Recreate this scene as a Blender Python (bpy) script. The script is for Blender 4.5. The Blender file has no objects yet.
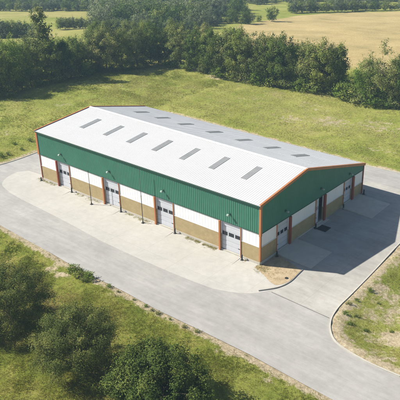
import bpy, math, random
import numpy as np
from mathutils import Vector, Matrix
D = bpy.data
col = bpy.context.scene.collection
sc = bpy.context.scene
rng = np.random.default_rng(7)
random.seed(7)

# ------------------------------------------------------------------ camera, sky, sun, exposure
CAM = np.array([43.552, -60.343, 45.907])
YAW, PITCH, ROLL, FPX = 2.29561, 0.4572, -0.02987, 680.6      # FPX: focal length in pixels of a 400 px wide picture
_f = np.array([math.cos(PITCH)*math.cos(YAW), math.cos(PITCH)*math.sin(YAW), -math.sin(PITCH)])
_r = np.array([math.sin(YAW), -math.cos(YAW), 0.0]); _u = np.cross(_r, _f)
_c, _s = math.cos(ROLL), math.sin(ROLL)
_r, _u = _c*_r + _s*_u, -_s*_r + _c*_u
cd = D.cameras.new('camera'); cam = D.objects.new('camera', cd); col.objects.link(cam)
cd.sensor_width = 36; cd.lens = FPX/400*36; cd.clip_end = 9000; cd.clip_start = 1
cam.matrix_world = Matrix(((_r[0], _u[0], -_f[0], CAM[0]), (_r[1], _u[1], -_f[1], CAM[1]), (_r[2], _u[2], -_f[2], CAM[2]), (0, 0, 0, 1)))
sc.camera = cam

SUN = Vector((1.0, 0.50, -0.91)).normalized()                 # the way the light travels
elev = math.asin(-SUN.z); azim = math.atan2(-SUN.x, -SUN.y)    # compass angle from +Y, clockwise
w = D.worlds.new('World'); sc.world = w; w.use_nodes = True
nt = w.node_tree; bg = nt.nodes['Background']
sky = nt.nodes.new('ShaderNodeTexSky'); sky.sky_type = 'NISHITA'; sky.sun_disc = False
sky.sun_elevation = elev; sky.sun_rotation = azim; sky.air_density = 1.0; sky.dust_density = 1.2
nt.links.new(sky.outputs[0], bg.inputs[0]); bg.inputs[1].default_value = 0.062
sl = D.lights.new('sun', 'SUN'); sl.energy = 5.0; sl.angle = math.radians(0.5); sl.color = (1.0, 0.945, 0.86)
so = D.objects.new('sun', sl); col.objects.link(so); so.rotation_euler = SUN.to_track_quat('-Z', 'Y').to_euler(); so.location = (-80, -40, 90)
sc.view_settings.view_transform = 'Standard'; sc.view_settings.look = 'None'; sc.view_settings.gamma = 1
sc.view_settings.use_curve_mapping = False; sc.view_settings.exposure = 0.88
sc.cycles.use_denoising = True; sc.cycles.max_bounces = 6; sc.cycles.volume_bounces = 0
sc.cycles.transparent_max_bounces = 8

# ------------------------------------------------------------------ the lie of the land
FH = np.array([math.cos(YAW), math.sin(YAW)])
def vnoise(x, y, s, seed):
    x = np.asarray(x, float)/s; y = np.asarray(y, float)/s
    xi, yi = np.floor(x), np.floor(y); fx, fy = x-xi, y-yi
    fx, fy = fx*fx*(3-2*fx), fy*fy*(3-2*fy)
    def h(a, b):
        v = np.sin(a*127.1 + b*311.7 + seed*74.7)*43758.5453
        return v - np.floor(v)
    return (h(xi, yi)*(1-fx)+h(xi+1, yi)*fx)*(1-fy) + (h(xi, yi+1)*(1-fx)+h(xi+1, yi+1)*fx)*fy
def base_h(x, y):
    x = np.asarray(x, float); y = np.asarray(y, float)
    z = 0.6*np.clip(y/25.4, 0, 1)
    d = (x-CAM[0])*FH[0] + (y-CAM[1])*FH[1]
    t = np.clip((d-158)/40, 0, 1)
    drop = 0.10*(20*t*t + np.clip(d-198, 0, 330))
    drop = np.where(d > 528, drop + 4*(1-np.exp(-(d-528)/40.0)), drop)
    return z - drop
def pip(x, y, poly):
    x = np.asarray(x, float); y = np.asarray(y, float); ins = np.zeros(x.shape, bool)
    n = len(poly)
    for i in range(n):
        x1, y1 = poly[i]; x2, y2 = poly[(i+1) % n]
        if y1 == y2: continue
        c = ((y1 > y) != (y2 > y)) & (x < (x2-x1)*(y-y1)/(y2-y1)+x1)
        ins ^= c
    return ins
def pdist(x, y, poly, closed=True):
    x = np.asarray(x, float); y = np.asarray(y, float); best = np.full(x.shape, 1e9)
    n = len(poly)
    for i in range(n if closed else n-1):
        x1, y1 = poly[i]; x2, y2 = poly[(i+1) % n]
        dx, dy = x2-x1, y2-y1; l = dx*dx+dy*dy+1e-12
        t = np.clip(((x-x1)*dx+(y-y1)*dy)/l, 0, 1)
        best = np.minimum(best, np.hypot(x-x1-t*dx, y-y1-t*dy))
    return best
def smooth(pts, n=4, closed=False):
    """Catmull-Rom through measured points."""
    out = []; m = len(pts)
    for i in range(m if closed else m-1):
        g = (lambda k: pts[k % m]) if closed else (lambda k: pts[min(max(k, 0), m-1)])
        p0, p1, p2, p3 = [np.array(g(i+k), float) for k in (-1, 0, 1, 2)]
        for j in range(n):
            t = j/n
            out.append(tuple(0.5*((2*p1)+(-p0+p2)*t+(2*p0-5*p1+4*p2-p3)*t*t+(-p0+3*p1-3*p2+p3)*t**3)))
    if not closed: out.append(tuple(pts[-1]))
    return out

# outlines measured on the ground (metres, building corner at the origin)
KERB_E = [(200, -8.4)] + smooth([(23.2, -8.4), (20.0, -8.5), (16.9, -8.1), (15.1, -7.4), (13.7, -5.9), (12.8, -4.0), (12.35, -1.6), (12.25, 1.1), (12.0, 7.0), (11.5, 15.5), (11.4, 24.0)]) + smooth([(12.4, 26.8), (15, 28.4), (19, 28.8)], 3) + [(200, 29.2)]
KERB_W = [(-200, -6.6)] + smooth([(-61, -6.6), (-57.2, -5.6), (-55.4, -3.4), (-54.9, -1.3), (-54.1, 5.9), (-54.0, 30)]) + smooth([(-53.2, 33.2), (-50, 34.8), (-46, 35.2)], 3) + [(-4.3, 35.0), (1.7, 35.6), (60, 35.8), (200, 36)]
LOW = [(200, -15.8), (60, -15.6), (21.6, -15.4), (16, -15.2), (9.6, -14.95), (2.8, -15.05), (-3.8, -15.25), (-9.1, -15.05), (-13.6, -15.1), (-18.2, -15.15), (-23.8, -14.8), (-29.6, -14.65), (-35.9, -14.4), (-60, -13.8), (-200, -13.6)]
KW_N = len(KERB_W)
ROAD_OUT = KERB_W + KERB_E[::-1] + LOW                      # west kerb up and round to the east, back along the east verge, then the low edge
APRON = [(-44.2, 0.6), (-48.8, 0.2)] + smooth([(-49.9, -1.2), (-49.6, -3.4), (-47.9, -5.8), (-44.8, -6.8), (-40.8, -7.3), (-35.6, -7.5), (-29.1, -7.8), (-20.9, -8.4), (-14.4, -8.5), (-8.7, -8.4), (-3.2, -8.1), (-0.3, -7.6), (2.9, -5.9), (4.7, -3.2), (5.25, -1.0), (5.1, 1.0), (5.0, 2.2)]) + [(0.6, 3.2), (-1, 0.6)]
BED = [(-0.3, -.8), (1.9, -1.7)] + smooth([(3.2, -2.4), (4.3, -2.5), (5.0, -1.0), (4.95, 1.0), (4.85, 2.1)]) + [(2.6, 2.8), (0.06, 3.4), (0.0, 0.0)]
YARD = [(5.0, 2.2)] + smooth([(5.1, 1.0), (5.25, -1.0), (4.85, -2.9)]) + [(4.6, -4.1), (12.9, -4.3)] + smooth([(12.35, -1.6), (12.25, 1.1), (12.0, 7.0), (11.5, 15.5), (11.4, 24.0)]) + [(11.4, 30), (-1, 30), (-1, 25), (0.2, 3.3)]

def paved_d(x, y):
    """signed-ish distance to the pavement: 0 inside"""
    d = pdist(x, y, ROAD_OUT); return np.where(pip(x, y, ROAD_OUT), 0, d)
def height(x, y):
    z = base_h(x, y)
    d = np.clip(paved_d(x, y)/5, 0, 1); d = d*d*(3-2*d)
    b = 0.5*(vnoise(x, y, 9, 1)-.5) + 0.28*(vnoise(x, y, 3.1, 2)-.5) + 1.2*(vnoise(x, y, 34, 3)-.5)
    return z + d*b
def ray(px, py, zoff=0.0):
    """the ground point that was measured at a spot of the photograph"""
    d = _f + _r*(px-200)/FPX - _u*(py-200)/FPX
    t0, z = 0.0, 0.0
    for t in np.arange(60, 900, 1.0):
        p = CAM + d*t
        if p[2] < base_h(p[0], p[1]) + zoff: break
    lo, hi = t-1, t
    for _ in range(25):
        m = (lo+hi)/2; p = CAM+d*m
        if p[2] < base_h(p[0], p[1]) + zoff: hi = m
        else: lo = m
    p = CAM + d*hi; return (float(p[0]), float(p[1]))

# ------------------------------------------------------------------ materials
def new_mat(name):
    m = D.materials.new(name); m.use_nodes = True
    m.node_tree.nodes['Principled BSDF'].inputs['Specular IOR Level'].default_value = 0.3
    return m, m.node_tree.nodes, m.node_tree.links, m.node_tree.nodes['Principled BSDF']
def coords(n): return n.new('ShaderNodeTexCoord').outputs['Object']
def noise(n, l, vec, scale, detail=4, rough=.6, stretch=None):
    if stretch:
        mp = n.new('ShaderNodeMapping'); mp.inputs['Scale'].default_value = stretch[:3]
        if len(stretch) > 3: mp.inputs['Rotation'].default_value = (0, 0, stretch[3])
        l.new(vec, mp.inputs[0]); vec = mp.outputs[0]
    t = n.new('ShaderNodeTexNoise'); t.inputs['Scale'].default_value = scale; t.inputs['Detail'].default_value = detail; t.inputs['Roughness'].default_value = rough
    l.new(vec, t.inputs['Vector']); return t.outputs['Fac']
def ramp(n, l, fac, stops):
    r = n.new('ShaderNodeValToRGB'); e = r.color_ramp.elements
    while len(e) < len(stops): e.new(.5)
    for k, (p, c) in enumerate(stops):
        e[k].position = p; e[k].color = (*c, 1) if len(c) == 3 else c
    l.new(fac, r.inputs[0]); return r.outputs['Color']
def mix(n, l, fac, a, b, mode='MIX'):
    x = n.new('ShaderNodeMix'); x.data_type = 'RGBA'; x.blend_type = mode
    for s, v in ((x.inputs['Factor'], fac), (x.inputs['A'], a), (x.inputs['B'], b)):
        if isinstance(v, (int, float)): s.default_value = v
        elif isinstance(v, tuple): s.default_value = (*v, 1)
        else: l.new(v, s)
    return x.outputs['Result']
def math_(n, l, op, a, b=None, clamp=False):
    x = n.new('ShaderNodeMath'); x.operation = op; x.use_clamp = clamp
    for k, v in enumerate((a, b)):
        if v is None: continue
        if isinstance(v, (int, float)): x.inputs[k].default_value = v
        else: l.new(v, x.inputs[k])
    return x.outputs[0]
def bump(n, l, bs, h, strength=.4, dist=.05):
    b = n.new('ShaderNodeBump'); b.inputs['Strength'].default_value = strength; b.inputs['Distance'].default_value = dist
    l.new(h, b.inputs['Height']); l.new(b.outputs[0], bs.inputs['Normal'])
G = lambda v: (v, v, v)

def painted(name, c, rough=.45, var=.12, dirt=(0.25, 0.22, 0.17), amount=.25, spec=.3, metal=0.0, vscale=.6):
    m, n, l, b = new_mat(name); v = coords(n)
    f = ramp(n, l, noise(n, l, v, vscale, 5), [(.3, G(1-var)), (.7, G(1.0))])
    c1 = mix(n, l, 1.0, c, f, 'MULTIPLY')
    st = ramp(n, l, noise(n, l, v, 1.6, 6, .7, (1, 1, .16)), [(.52, G(0)), (.78, G(1))])
    c2 = mix(n, l, math_(n, l, 'MULTIPLY', st, amount), c1, dirt)
    l.new(c2, b.inputs['Base Color']); b.inputs['Roughness'].default_value = rough; b.inputs['Specular IOR Level'].default_value = spec
    b.inputs['Metallic'].default_value = metal
    return m
M = {}
M['green'] = painted('green_sheet', (0.050, 0.185, 0.122), .5, .14, (0.08, .15, .12), .35)
M['white'] = painted('white_sheet', (0.80, 0.79, 0.77), .5, .05, (.5, .46, .38), .18)
M['roof'] = painted('roof_sheet', (0.61, 0.61, 0.60), .6, .09, (.40, .39, .36), .4, .3, .0, .25)
M['ridge'] = painted('ridge_sheet', (0.9, 0.9, 0.9), .4, .03, (.6, .6, .6), .1)
M['skylight'] = painted('skylight_sheet', (0.29, 0.295, 0.29), .3, .15, (.15, .15, .13), .4, .5)
M['orange'] = painted('orange_trim', (0.45, 0.18, 0.07), .5, .15, (.25, .1, .05), .35)
M['brown'] = painted('red_brown_post', (0.27, 0.062, 0.03), .55, .2, (.12, .05, .03), .4)
M['door'] = painted('door_sheet', (0.50, 0.515, 0.55), .4, .06, (.35, .33, .3), .25)
M['dark'] = painted('dark_metal', (0.03, 0.033, 0.035), .5, .2, (.08, .07, .05), .3)
M['gutter'] = painted('gutter_metal', (0.035, 0.085, 0.065), .45, .2, (.1, .1, .08), .4)
M['lamp'] = painted('lamp_housing', (0.26, 0.33, 0.28), .4, .1)
M['lampg'] = painted('lamp_bracket', (0.03, 0.10, 0.07), .5, .1)
M['pipe'] = painted('pole_metal', (0.085, 0.085, 0.075), .5, .2, (.15, .12, .08), .3)
M['mat'] = painted('rubber_mat', (0.028, 0.028, 0.03), .9, .3, (.08, .075, .07), .4)
m, n, l, b = new_mat('dark_glass'); b.inputs['Base Color'].default_value = (.012, .016, .024, 1); b.inputs['Roughness'].default_value = .12; b.inputs['Specular IOR Level'].default_value = .5
M['glass'] = m

def tan_mat():
    m, n, l, b = new_mat('tan_masonry'); tc = n.new('ShaderNodeTexCoord'); uv = tc.outputs['UV']; v = tc.outputs['Object']
    br = n.new('ShaderNodeTexBrick'); l.new(uv, br.inputs['Vector'])
    br.inputs['Color1'].default_value = (.385, .30, .155, 1); br.inputs['Color2'].default_value = (.35, .27, .14, 1); br.inputs['Mortar'].default_value = (.30, .235, .13, 1)
    br.inputs['Scale'].default_value = 1; br.inputs['Mortar Size'].default_value = .012; br.inputs['Brick Width'].default_value = .45; br.inputs['Row Height'].default_value = .225
    f = ramp(n, l, noise(n, l, v, .9, 6, .65), [(.3, G(.88)), (.7, G(1.06))])
    c = mix(n, l, 1.0, br.outputs['Color'], f, 'MULTIPLY')
    g = ramp(n, l, noise(n, l, v, 2.2, 6, .7, (1, 1, .3)), [(.5, G(0)), (.75, G(1))])
    c = mix(n, l, math_(n, l, 'MULTIPLY', g, .22), c, (.17, .15, .09))
    l.new(c, b.inputs['Base Color']); b.inputs['Roughness'].default_value = .9
    bump(n, l, b, br.outputs['Fac'], -.4, .01)
    return m
M['tan'] = tan_mat()

def slab_mat(name, c, stain, crack=.5, patch=.16, rough=.85, joints=None, sand=(.42, .36, .27), sandamt=.3, lane=False):
    m, n, l, b = new_mat(name); v = coords(n)
    c1 = mix(n, l, 1, c, ramp(n, l, noise(n, l, v, .13, 6, .6), [(.3, G(1-patch)), (.7, G(1+patch*.4))]), 'MULTIPLY')
    c1 = mix(n, l, 1, c1, ramp(n, l, noise(n, l, v, 1.1, 8, .7), [(.25, G(.86)), (.75, G(1.06))]), 'MULTIPLY')
    c1 = mix(n, l, 1, c1, ramp(n, l, noise(n, l, v, 14, 3, .7), [(.2, G(.9)), (.8, G(1.07))]), 'MULTIPLY')
    s = ramp(n, l, noise(n, l, v, .35, 7, .72, (1, 2.6, 1)), [(.55, G(0)), (.72, G(1))])
    c1 = mix(n, l, math_(n, l, 'MULTIPLY', s, .45), c1, stain)
    s2 = ramp(n, l, noise(n, l, v, .22, 8, .75, (1.7, 1, 1, .4)), [(.54, G(0)), (.7, G(1))])
    c1 = mix(n, l, math_(n, l, 'MULTIPLY', s2, sandamt), c1, sand)
    if lane: 
        tr = ramp(n, l, noise(n, l, v, .55, 7, .68, (.16, 1, 1, .02)), [(.38, G(.91)), (.64, G(1.04))]); c1 = mix(n, l, 1, c1, tr, 'MULTIPLY')
        tr = ramp(n, l, noise(n, l, v, 2.1, 6, .7, (.14, 1, 1, -.05)), [(.35, G(.93)), (.65, G(1.04))]); c1 = mix(n, l, 1, c1, tr, 'MULTIPLY')
        oil = ramp(n, l, noise(n, l, v, .9, 3, .5), [(.68, G(0)), (.78, G(1))]); c1 = mix(n, l, math_(n, l, 'MULTIPLY', oil, .28), c1, (c[0]*.5, c[1]*.5, c[2]*.5))
    # hairline cracks
    vo = n.new('ShaderNodeTexVoronoi'); vo.feature = 'DISTANCE_TO_EDGE'; vo.inputs['Scale'].default_value = .16
    wv = n.new('ShaderNodeVectorMath'); wv.operation = 'ADD'
    nn = n.new('ShaderNodeTexNoise'); nn.inputs['Scale'].default_value = .7; nn.inputs['Detail'].default_value = 6; l.new(v, nn.inputs['Vector'])
    sc_ = n.new('ShaderNodeVectorMath'); sc_.operation = 'SCALE'; sc_.inputs['Scale'].default_value = 3.2; l.new(nn.outputs['Color'], sc_.inputs[0])
    l.new(v, wv.inputs[0]); l.new(sc_.outputs[0], wv.inputs[1]); l.new(wv.outputs[0], vo.inputs['Vector'])
    cr = ramp(n, l, vo.outputs['Distance'], [(0.0, G(1)), (.009, G(0))])
    c1 = mix(n, l, math_(n, l, 'MULTIPLY', cr, crack), c1, (c[0]*.45, c[1]*.45, c[2]*.45))
    if joints:
        sx = n.new('ShaderNodeSeparateXYZ'); l.new(v, sx.inputs[0])
        j = None
        for ax, step in zip((0, 1), joints):
            if not step: continue
            q = math_(n, l, 'FRACT', math_(n, l, 'DIVIDE', math_(n, l, 'ADD', sx.outputs[ax], 1000.0 + step*.5), step))
            q = math_(n, l, 'ABSOLUTE', math_(n, l, 'SUBTRACT', q, .5))
            q = math_(n, l, 'LESS_THAN', q, .022/step)
            j = q if j is None else math_(n, l, 'MAXIMUM', j, q)
        c1 = mix(n, l, math_(n, l, 'MULTIPLY', j, .33), c1, (c[0]*.5, c[1]*.47, c[2]*.42))
    l.new(c1, b.inputs['Base Color']); b.inputs['Roughness'].default_value = rough
    bump(n, l, b, noise(n, l, v, 25, 3), .15, .01)
    return m
M['road'] = slab_mat('worn_grey_road', (.36, .35, .325), (.295, .285, .27), .07, .16, sand=(.37, .35, .31), sandamt=.4, lane=True)
M['apron'] = slab_mat('cream_concrete_apron', (.435, .42, .38), (.36, .345, .31), .12, .12, joints=(5.6, 4.6), sand=(.46, .41, .33), sandamt=.35)
M['yard'] = slab_mat('yard_concrete', (.405, .39, .35), (.255, .245, .225), .10, .26, joints=(5.2, 6), sand=(.44, .395, .31), sandamt=.3, lane=True)
M['pad'] = slab_mat('door_pad_concrete', (.50, .47, .40), (.38, .35, .3), .3, .1)
M['plinth'] = slab_mat('plinth_concrete', (.50, .47, .41), (.25, .23, .18), .2, .22)
M['kerb'] = slab_mat('kerb_concrete', (.46, .44, .38), (.3, .29, .25), .2, .14)
M['kerbdark'] = slab_mat('dark_kerb_stone', (.17, .165, .15), (.06, .06, .055), .1, .2, sand=(.2, .18, .14))
M['joint'] = slab_mat('bitumen_joint', (.13, .125, .12), (.1, .1, .1), .1, .2)
m, n, l, b = new_mat('sandy_soil'); v = coords(n)
c = ramp(n, l, noise(n, l, v, .9, 8, .7), [(.25, (.22, .16, .09)), (.5, (.40, .31, .19)), (.75, (.5, .41, .28))])
l.new(mix(n, l, 1, c, ramp(n, l, noise(n, l, v, 9, 4, .8), [(.3, G(.75)), (.7, G(1.1))]), 'MULTIPLY'), b.inputs['Base Color']); b.inputs['Roughness'].default_value = .95
bump(n, l, b, noise(n, l, v, 8, 5), .6, .06); M['soil'] = m

def ground_mat():
    m, n, l, b = new_mat('rough_grassland'); v = coords(n)
    at = n.new('ShaderNodeVertexColor'); at.layer_name = 'zones'
    sp = n.new('ShaderNodeSeparateColor'); l.new(at.outputs['Color'], sp.inputs[0])
    gold, dirt, lush = sp.outputs[0], sp.outputs[1], sp.outputs[2]
    big = noise(n, l, v, .055, 6, .62)
    mid = noise(n, l, v, .42, 7, .72)
    streak = noise(n, l, v, .10, 7, .68, (1.0, 3.4, 1, .30))
    c = ramp(n, l, big, [(.30, (0.120, 0.159, 0.023)), (.44, (0.194, 0.221, 0.037)), (.58, (0.287, 0.275, 0.074)), (.74, (0.370, 0.320, 0.160))])
    c = mix(n, l, math_(n, l, 'MULTIPLY', ramp(n, l, streak, [(.40, G(0)), (.60, G(1))]), .55), c, (.30, .31, .075))
    c = mix(n, l, math_(n, l, 'MULTIPLY', ramp(n, l, mid, [(.50, G(0)), (.66, G(1))]), .5), c, (.12, .17, .018))
    # lush near the camera
    cl = ramp(n, l, noise(n, l, v, .25, 7, .7), [(.3, (0.097, 0.128, 0.017)), (.5, (0.173, 0.192, 0.030)), (.64, (0.269, 0.241, 0.064)), (.78, (0.345, 0.273, 0.138))])
    c = mix(n, l, lush, c, cl)
    # ripe field
    cg = ramp(n, l, noise(n, l, v, .05, 8, .7, (1, 2.2, 1, .5)), [(.3, (.28, .235, .10)), (.5, (.40, .31, .14)), (.72, (.46, .37, .18))])
    c = mix(n, l, gold, c, cg)
    # bare earth, broken edge
    dm = math_(n, l, 'ADD', dirt, math_(n, l, 'MULTIPLY', math_(n, l, 'SUBTRACT', noise(n, l, v, .8, 8, .75), .5), 1.5))
    dm = ramp(n, l, dm, [(.42, G(0)), (.62, G(1))])
    ds = ramp(n, l, noise(n, l, v, 1.5, 8, .7), [(.3, (.29, .23, .135)), (.55, (.42, .35, .23)), (.8, (.50, .44, .32))])
    c = mix(n, l, dm, c, ds)
    fine = noise(n, l, v, 3.2, 6, .8)
    c = mix(n, l, 1, c, ramp(n, l, fine, [(.28, G(.55)), (.5, G(.95)), (.74, G(1.3))]), 'MULTIPLY')
    l.new(c, b.inputs['Base Color']); b.inputs['Roughness'].default_value = .95; b.inputs['Specular IOR Level'].default_value = .1
    hh = math_(n, l, 'ADD', fine, math_(n, l, 'MULTIPLY', mid, 2.0))
    bump(n, l, b, hh, .6, .2)
    return m
M['ground'] = ground_mat()

def leaf_mat(name, stops, trans=.33, obj_var=.5):
    m, n, l, b = new_mat(name)
    at = n.new('ShaderNodeAttribute'); at.attribute_name = 'tint'
    oi = n.new('ShaderNodeObjectInfo')
    c = ramp(n, l, at.outputs['Fac'], stops)
    hs = n.new('ShaderNodeHueSaturation'); l.new(c, hs.inputs['Color'])
    l.new(math_(n, l, 'ADD', math_(n, l, 'MULTIPLY', oi.outputs['Random'], obj_var*.09), .5-obj_var*.045), hs.inputs['Hue'])
    l.new(math_(n, l, 'ADD', math_(n, l, 'MULTIPLY', oi.outputs['Random'], -obj_var), 1.0+obj_var*.4), hs.inputs['Value'])
    l.new(hs.outputs[0], b.inputs['Base Color']); b.inputs['Roughness'].default_value = .7; b.inputs['Specular IOR Level'].default_value = .06
    tr = n.new('ShaderNodeBsdfTranslucent'); l.new(hs.outputs[0], tr.inputs['Color'])
    ms = n.new('ShaderNodeMixShader'); ms.inputs[0].default_value = trans
    l.new(b.outputs[0], ms.inputs[1]); l.new(tr.outputs[0], ms.inputs[2]); l.new(ms.outputs[0], n['Material Output'].inputs['Surface'])
    return m
M['leaf'] = leaf_mat('broad_leaves', [(0, (0.061, 0.109, 0.021)), (.5, (0.149, 0.201, 0.040)), (1, (0.298, 0.316, 0.082))])
M['leaf_dark'] = leaf_mat('dark_leaves', [(0, (0.043, 0.073, 0.016)), (.5, (0.092, 0.130, 0.026)), (1, (0.194, 0.214, 0.052))], .2, .1)
M['leaf_pale'] = leaf_mat('pale_leaves', [(0, (0.087, 0.130, 0.034)), (.5, (0.196, 0.227, 0.068)), (1, (0.340, 0.335, 0.123))])
M['leaf_grey'] = leaf_mat('willow_leaves', [(0, (0.049, 0.073, 0.017)), (.5, (0.120, 0.145, 0.036)), (1, (0.265, 0.251, 0.076))], .2, .15)
M['leaf_fresh'] = leaf_mat('fresh_leaves', [(0, (0.066, 0.127, 0.018)), (.5, (0.143, 0.215, 0.031)), (1, (0.253, 0.297, 0.060))], .42, .2)
M['leaf_hazed'] = leaf_mat('hazed_leaves', [(0, (.08, .11, .05)), (.5, (.15, .185, .095)), (1, (.25, .275, .16))])  # far trees: distance haze put into the leaf colour, paler and greyer
M['grassblade'] = leaf_mat('grass_blades', [(0, (0.095, 0.132, 0.016)), (.4, (0.204, 0.223, 0.035)), (.7, (0.321, 0.291, 0.074)), (1, (0.454, 0.372, 0.178))], .5, 0)
M['fieldgrass'] = leaf_mat('dry_field_blades', [(0, (0.131, 0.173, 0.023)), (.35, (0.271, 0.299, 0.059)), (.65, (0.430, 0.408, 0.133)), (1, (0.582, 0.523, 0.275))], .5, 0)
M['bark'] = painted('bark', (.11, .085, .06), .9, .35, (.05, .05, .04), .5, .1, 0, 3)
M['bark_pale'] = painted('pale_bark', (.24, .21, .17), .9, .35, (.09, .08, .06), .5, .1, 0, 3)

# ------------------------------------------------------------------ mesh helpers
class MB:
    def __init__(s): s.v = []; s.f = []; s.uv = None
    def quad(s, a, b, c, d): k = len(s.v); s.v += [tuple(a), tuple(b), tuple(c), tuple(d)]; s.f.append((k, k+1, k+2, k+3)); return s
    def poly(s, pts): k = len(s.v); s.v += [tuple(p) for p in pts]; s.f.append(tuple(range(k, k+len(pts)))); return s
    def hexa(s, p):
        """eight corners: 0-3 bottom ring, 4-7 top ring"""
        k = len(s.v); s.v += [tuple(q) for q in p]
        for q in ((0, 3, 2, 1), (4, 5, 6, 7), (0, 1, 5, 4), (1, 2, 6, 5), (2, 3, 7, 6), (3, 0, 4, 7)): s.f.append(tuple(k+i for i in q))
        return s
    def box(s, x0, x1, y0, y1, z0, z1, T=None):
        p = [(x0, y0, z0), (x1, y0, z0), (x1, y1, z0), (x0, y1, z0), (x0, y0, z1), (x1, y0, z1), (x1, y1, z1), (x0, y1, z1)]
        if T: p = [T(*q) for q in p]
        return s.hexa(p)
    def tube(s, a, b, r0, r1=None, n=8, cap=True):
        a = Vector(a); b = Vector(b); r1 = r0 if r1 is None else r1
        d = (b-a).normalized(); x = d.orthogonal().normalized(); y = d.cross(x); k = len(s.v)
        for c, r in ((a, r0), (b, r1)):
            for i in range(n):
                t = 2*math.pi*i/n; s.v.append(tuple(c + x*math.cos(t)*r + y*math.sin(t)*r))
        for i in range(n): j = (i+1) % n; s.f.append((k+i, k+j, k+n+j, k+n+i))
        if cap: s.f.append(tuple(k+i for i in range(n-1, -1, -1))); s.f.append(tuple(k+n+i for i in range(n)))
        return s
    def build(s, name, mat, parent=None, smooth_=False, bevel=0, uvf=None):
        me = D.meshes.new(name); me.from_pydata(s.v, [], s.f); me.update()
        if mat: me.materials.append(mat)
        if uvf:
            u = me.uv_layers.new(name='UVMap')
            for lp in me.loops: u.data[lp.index].uv = uvf(me.vertices[lp.vertex_index].co)
        if smooth_: me.polygons.foreach_set('use_smooth', [True]*len(me.polygons))
        o = D.objects.new(name, me); col.objects.link(o)
        if parent: o.parent = parent
        if bevel:
            bv = o.modifiers.new('bevel', 'BEVEL'); bv.width = bevel; bv.segments = 2; bv.limit_method = 'ANGLE'
        return o
def np_mesh(name, verts, faces, mat, tint=None):
    """verts (n,3); faces (m,k) all the same size"""
    me = D.meshes.new(name); m_, k = faces.shape
    me.vertices.add(len(verts)); me.vertices.foreach_set('co', np.ascontiguousarray(verts, np.float32).ravel())
    me.loops.add(m_*k); me.loops.foreach_set('vertex_index', np.ascontiguousarray(faces, np.int32).ravel())
    me.polygons.add(m_); me.polygons.foreach_set('loop_start', np.arange(0, m_*k, k, dtype=np.int32))
    me.update(calc_edges=True); me.materials.append(mat)
    if tint is not None:
        a = me.attributes.new('tint', 'FLOAT', 'FACE'); a.data.foreach_set('value', np.ascontiguousarray(tint, np.float32))
    return me
def add(name, me, parent=None, loc=None):
    o = D.objects.new(name, me); col.objects.link(o)
    if parent: o.parent = parent
    if loc is not None: o.location = loc
    return o
def tag(o, label=None, cat=None, group=None, kind=None):
    for k, v in (('label', label), ('category', cat), ('group', group), ('kind', kind)):
        if v: o[k] = v
    return o
def empty(name, loc=(0, 0, 0), rz=0.0, label=None, cat=None, group=None):
    o = D.objects.new(name, None); col.objects.link(o); o.location = loc; o.rotation_euler = (0, 0, rz); o.empty_display_size = .5
    return tag(o, label, cat, group)
def copy_tree(o, parent=None):
    c = o.copy(); col.objects.link(c); c.parent = parent
    for ch in list(o.children): copy_tree(ch, c)
    return c

# ------------------------------------------------------------------ ground sheets
def sheet(name, poly, zoff, mat, kind='structure', cell=None):
    """a flat outline laid on the land, cut where the land changes slope"""
    import bmesh
    bm = bmesh.new(); vs = [bm.verts.new((x, y, 0)) for x, y in poly]
    f = bm.faces.new(vs)
    for yy in (0.0, 25.4):
        bmesh.ops.bisect_plane(bm, geom=bm.verts[:]+bm.edges[:]+bm.faces[:], plane_co=(0, yy, 0), plane_no=(0, 1, 0))
    bmesh.ops.triangulate(bm, faces=bm.faces[:])
    for v_ in bm.verts: v_.co.z = float(base_h(v_.co.x, v_.co.y)) + zoff
    for f in bm.faces:
        if f.normal.z < 0: f.normal_flip()
    bm.normal_update()
    for f in bm.faces:
        if f.normal.z < 0: f.normal_flip()
    me = D.meshes.new(name); bm.to_mesh(me); bm.free(); me.materials.append(mat)
    o = D.objects.new(name, me); col.objects.link(o); return tag(o, kind=kind)
clipd = [(x, y) for x, y in ROAD_OUT]
# keep the road's far ends on the flat: the land only falls away well beyond them
clipx = lambda P: [(max(min(x, 150), -140), y) for x, y in P]
road = sheet('road', clipx(ROAD_OUT), 0.0, M['road'])
sheet('concrete_apron', APRON, 0.006, M['apron'])
sheet('yard_pavement', YARD, 0.010, M['yard'])
sheet('bare_ground', BED, 0.016, M['soil'])
def strip(name, pts, w0, z0, z1, mat, side=1):
    """a kerb: a raised strip along a line"""
    mb = MB(); P = [np.array(p, float) for p in pts]; off = []
    for i, p in enumerate(P):
        t = P[min(i+1, len(P)-1)]-P[max(i-1, 0)]; t /= np.linalg.norm(t)+1e-9
        off.append(p + side*w0*np.array([-t[1], t[0]]))
    for i in range(len(P)-1):
        a, b_, c_, d_ = P[i], P[i+1], off[i+1], off[i]
        q = [a, b_, c_, d_]; hs = [float(base_h(*k)) for k in q]
        mb.hexa([(k[0], k[1], h+z0) for k, h in zip(q, hs)] + [(k[0], k[1], h+z1) for k, h in zip(q, hs)])
    o = mb.build(name, mat); return tag(o, kind='structure')
strip('kerb', KERB_E[1:-1], .16, -.2, .11, M['kerb'], -1)
strip('kerb', KERB_W[1:-2], .16, -.2, .10, M['kerb'], 1)
strip('kerb', smooth([(5.0, 2.25), (5.1, 1.0), (5.25, -1.0), (4.8, -2.9), (3.4, -4.9)]), .13, -.1, .09, M['kerbdark'], -1)
strip('road_joint', [(4.7, -4.15), (12.75, -4.35)], .09, -.02, .0135, M['joint'])

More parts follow.
